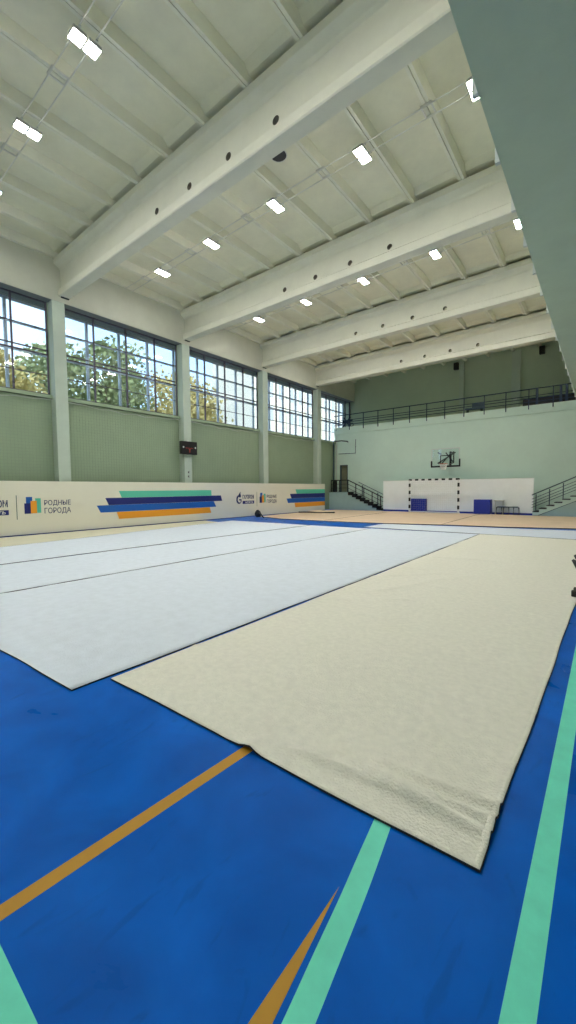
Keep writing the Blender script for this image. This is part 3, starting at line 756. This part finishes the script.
# ------------------------------------------------------------------ office chair at the right edge
oc = empty('office_chair', (.015, 6.5, 0), 'black office chair mostly cut off by the right edge of the picture', 'chair')
cxo, cyo = .015, 6.5
at(boxes('seat', [(cxo - .24, cxo + .24, cyo - .24, cyo + .24, .40, .48)], M['black'], oc, bevel=.03))
at(boxes('backrest', [(cxo + .20, cxo + .26, cyo - .22, cyo + .22, .55, 1.0)], M['black'], oc, bevel=.025))
at(tubes('back_support', [[(cxo + .1, cyo, .42), (cxo + .26, cyo, .44), (cxo + .27, cyo, .7)]], .02, M['dark'], oc))
for s in (-1, 1):
    at(tubes('armrest', [[(cxo + .10, cyo + s*.2, .44), (cxo - .02, cyo + s*.22, .46), (cxo - .16, cyo + s*.22, .46), (cxo - .25, cyo + s*.22, .49), (cxo - .32, cyo + s*.22, .56)]], [.03, .035, .05, .055, .014], M['black'], oc, smooth=True))
at(tubes('column', [[(cxo, cyo, .1), (cxo, cyo, .40)]], .03, M['dark'], oc))
for k in range(5):
    a = PI + 2*PI*k/5 - .25
    ex, ey = cxo + .31*math.cos(a), cyo + .31*math.sin(a)
    lg = at(tubes('leg', [[(cxo, cyo, .13), (ex, ey, .10)]], [.05, .045], M['black'], oc))
    cs = boxes('caster', [(ex - .035, ex + .04, ey - .03, ey + .03, .0125, .10)], M['black'], lg, bevel=.012)

# ------------------------------------------------------------------ outside: yard, trees, building
boxes('yard_ground', [(-90, -16.7, -40, 120, -.3, -.05)], M['asphalt'], kind='structure', label='ground of the yard outside the windows', cat='ground')
def tree(x, y, h, m, label, nleaf=5200, spread=2.9):
    e = empty('autumn_tree', (x, y, 0), label, 'tree', 'trees outside the windows')
    r = random.Random(int(x*10 + y*37))
    bm = bmesh.new(); tube(bm, [(x, y, -.06), (x + .1, y, h*.35), (x, y + .1, h*.8)], [.2, .14, .03], 8)
    tips = []
    for k in range(14):
        z = h*(.3 + .6*k/14); a = r.uniform(0, 2*PI); L_ = spread*(1 - .4*k/14)*r.uniform(.6, 1)
        p = (x + L_*math.cos(a), y + L_*math.sin(a), z + L_*.5)
        tube(bm, [(x + .05, y, z - .2), ((x + p[0])/2, (y + p[1])/2, z + L_*.2), p], [.06, .04, .012], 5); tips.append(p)
    at(obj('trunk', bm, M['trunk'], e))
    bm = bmesh.new()
    for k in range(nleaf):
        if r.random() < .6:
            p = r.choice(tips); q = Vector(p) + Vector((r.gauss(0, .6), r.gauss(0, .6), r.gauss(0, .5)))
        else:
            a = r.uniform(0, 2*PI); t = r.random(); rad = spread*math.sin(PI*(.12 + .86*t))**.7*r.random()**.5
            q = Vector((x + rad*math.cos(a), y + rad*math.sin(a), h*(.3 + .72*t)))
        u = Vector((r.gauss(0, 1), r.gauss(0, 1), r.gauss(0, 1))).normalized(); w = u.orthogonal().normalized(); s = r.uniform(.09, .2)
        vs = [bm.verts.new(q + u*s), bm.verts.new(q + w*s*.6), bm.verts.new(q - u*s), bm.verts.new(q - w*s*.6)]
        bm.faces.new(vs)
    at(obj('foliage', bm, m, e))
TR = [(-24.5, 0.8, 8.4, 'y'), (-25.2, 6.8, 8.8, 'y'), (-24.6, 12.6, 10.4, 'g'), (-25.0, 18.6, 10.0, 'y'), (-32, 4.5, 10.5, 'y'), (-32.5, 12.0, 12.0, 'g'), (-33, 18.2, 12.0, 'g'), (-32, 25.0, 10.5, 'y')]
names = ['yellow autumn tree outside the nearest window, at the left edge', 'yellow tree behind the leftmost pillar', 'green tree in the left half of the second window', 'yellowing tree in the right part of the second window',
         'farther yellow tree showing through the nearest window', 'farther green tree behind the leftmost pillar', 'tall farther green tree in the middle of the second window', 'far yellow tree behind the scoreboard pillar']
for (x, y, h, k), l in zip(TR, names): tree(x, y, h, M['leafy'] if k == 'y' else M['leafg'], l)
bl = empty('apartment_building', (-40, 55, 0), 'beige building with vertical piers outside the far windows', 'building')
at(boxes('wall', [(-46, -38, 40, 82, -.05, 26)], M['facade'], bl))
bm = bmesh.new()
for k in range(18): box(bm, -38, -37.7, 40 + 2.4*k, 40.5 + 2.4*k, 0, 26)
at(obj('pier', bm, M['facade'], bl))
bm = bmesh.new()
for k in range(17):
    for f in range(7): box(bm, -38.02, -37.95, 40.95 + 2.4*k, 42.0 + 2.4*k, 1.2 + 3.4*f, 3.2 + 3.4*f)
at(obj('window', bm, M['facade2'], bl))

# ------------------------------------------------------------------ light
w = bpy.data.worlds.new('sky'); S.world = w; w.use_nodes = True
n = w.node_tree.nodes; l = w.node_tree.links
bg = n['Background']; bg.inputs['Strength'].default_value = 2.6
tc = n.new('ShaderNodeTexCoord'); t = n.new('ShaderNodeTexNoise'); t.inputs['Scale'].default_value = 2.5; t.inputs['Detail'].default_value = 5
l.new(tc.outputs['Generated'], t.inputs['Vector'])
r = n.new('ShaderNodeValToRGB'); r.color_ramp.elements[0].position = .4; r.color_ramp.elements[1].position = .62
r.color_ramp.elements[0].color = (.50, .72, 1.0, 1); r.color_ramp.elements[1].color = (.86, .94, 1.0, 1)
l.new(t.outputs['Fac'], r.inputs['Fac']); l.new(r.outputs['Color'], bg.inputs['Color'])
su = bpy.data.lights.new('sun', 'SUN'); su.energy = 3.2; su.angle = .02; su.color = (1, .93, .82)
so = bpy.data.objects.new('sun', su); COL.objects.link(so)
so.rotation_euler = Vector((-.75, .25, -.62)).to_track_quat('-Z', 'Y').to_euler()

# ------------------------------------------------------------------ camera
cam = bpy.data.cameras.new('camera'); co = bpy.data.objects.new('camera', cam); COL.objects.link(co)
f, yaw, p, rl = 397.47, 0.673219, 0.0575092, -0.00763012
right = Vector((math.cos(yaw), math.sin(yaw), 0)); fwd = Vector((-math.sin(yaw), math.cos(yaw), 0)); up = Vector((0, 0, 1))
f2 = fwd*math.cos(p) - up*math.sin(p); u2 = up*math.cos(p) + fwd*math.sin(p)
r2 = right*math.cos(rl) + u2*math.sin(rl); u3 = u2*math.cos(rl) - right*math.sin(rl)
co.matrix_world = Matrix(((r2.x, u3.x, -f2.x, 0), (r2.y, u3.y, -f2.y, 0), (r2.z, u3.z, -f2.z, 1.5), (0, 0, 0, 1)))
cam.sensor_fit = 'VERTICAL'; cam.sensor_height = 36; cam.lens = f/1024*36
cam.clip_start = .05; cam.clip_end = 300
S.camera = co
S.view_settings.view_transform = 'Standard'; S.view_settings.look = 'None'; S.view_settings.exposure = 0.0; S.view_settings.gamma = 1
S.view_settings.use_curve_mapping = False
S.cycles.max_bounces = 8; S.cycles.diffuse_bounces = 5
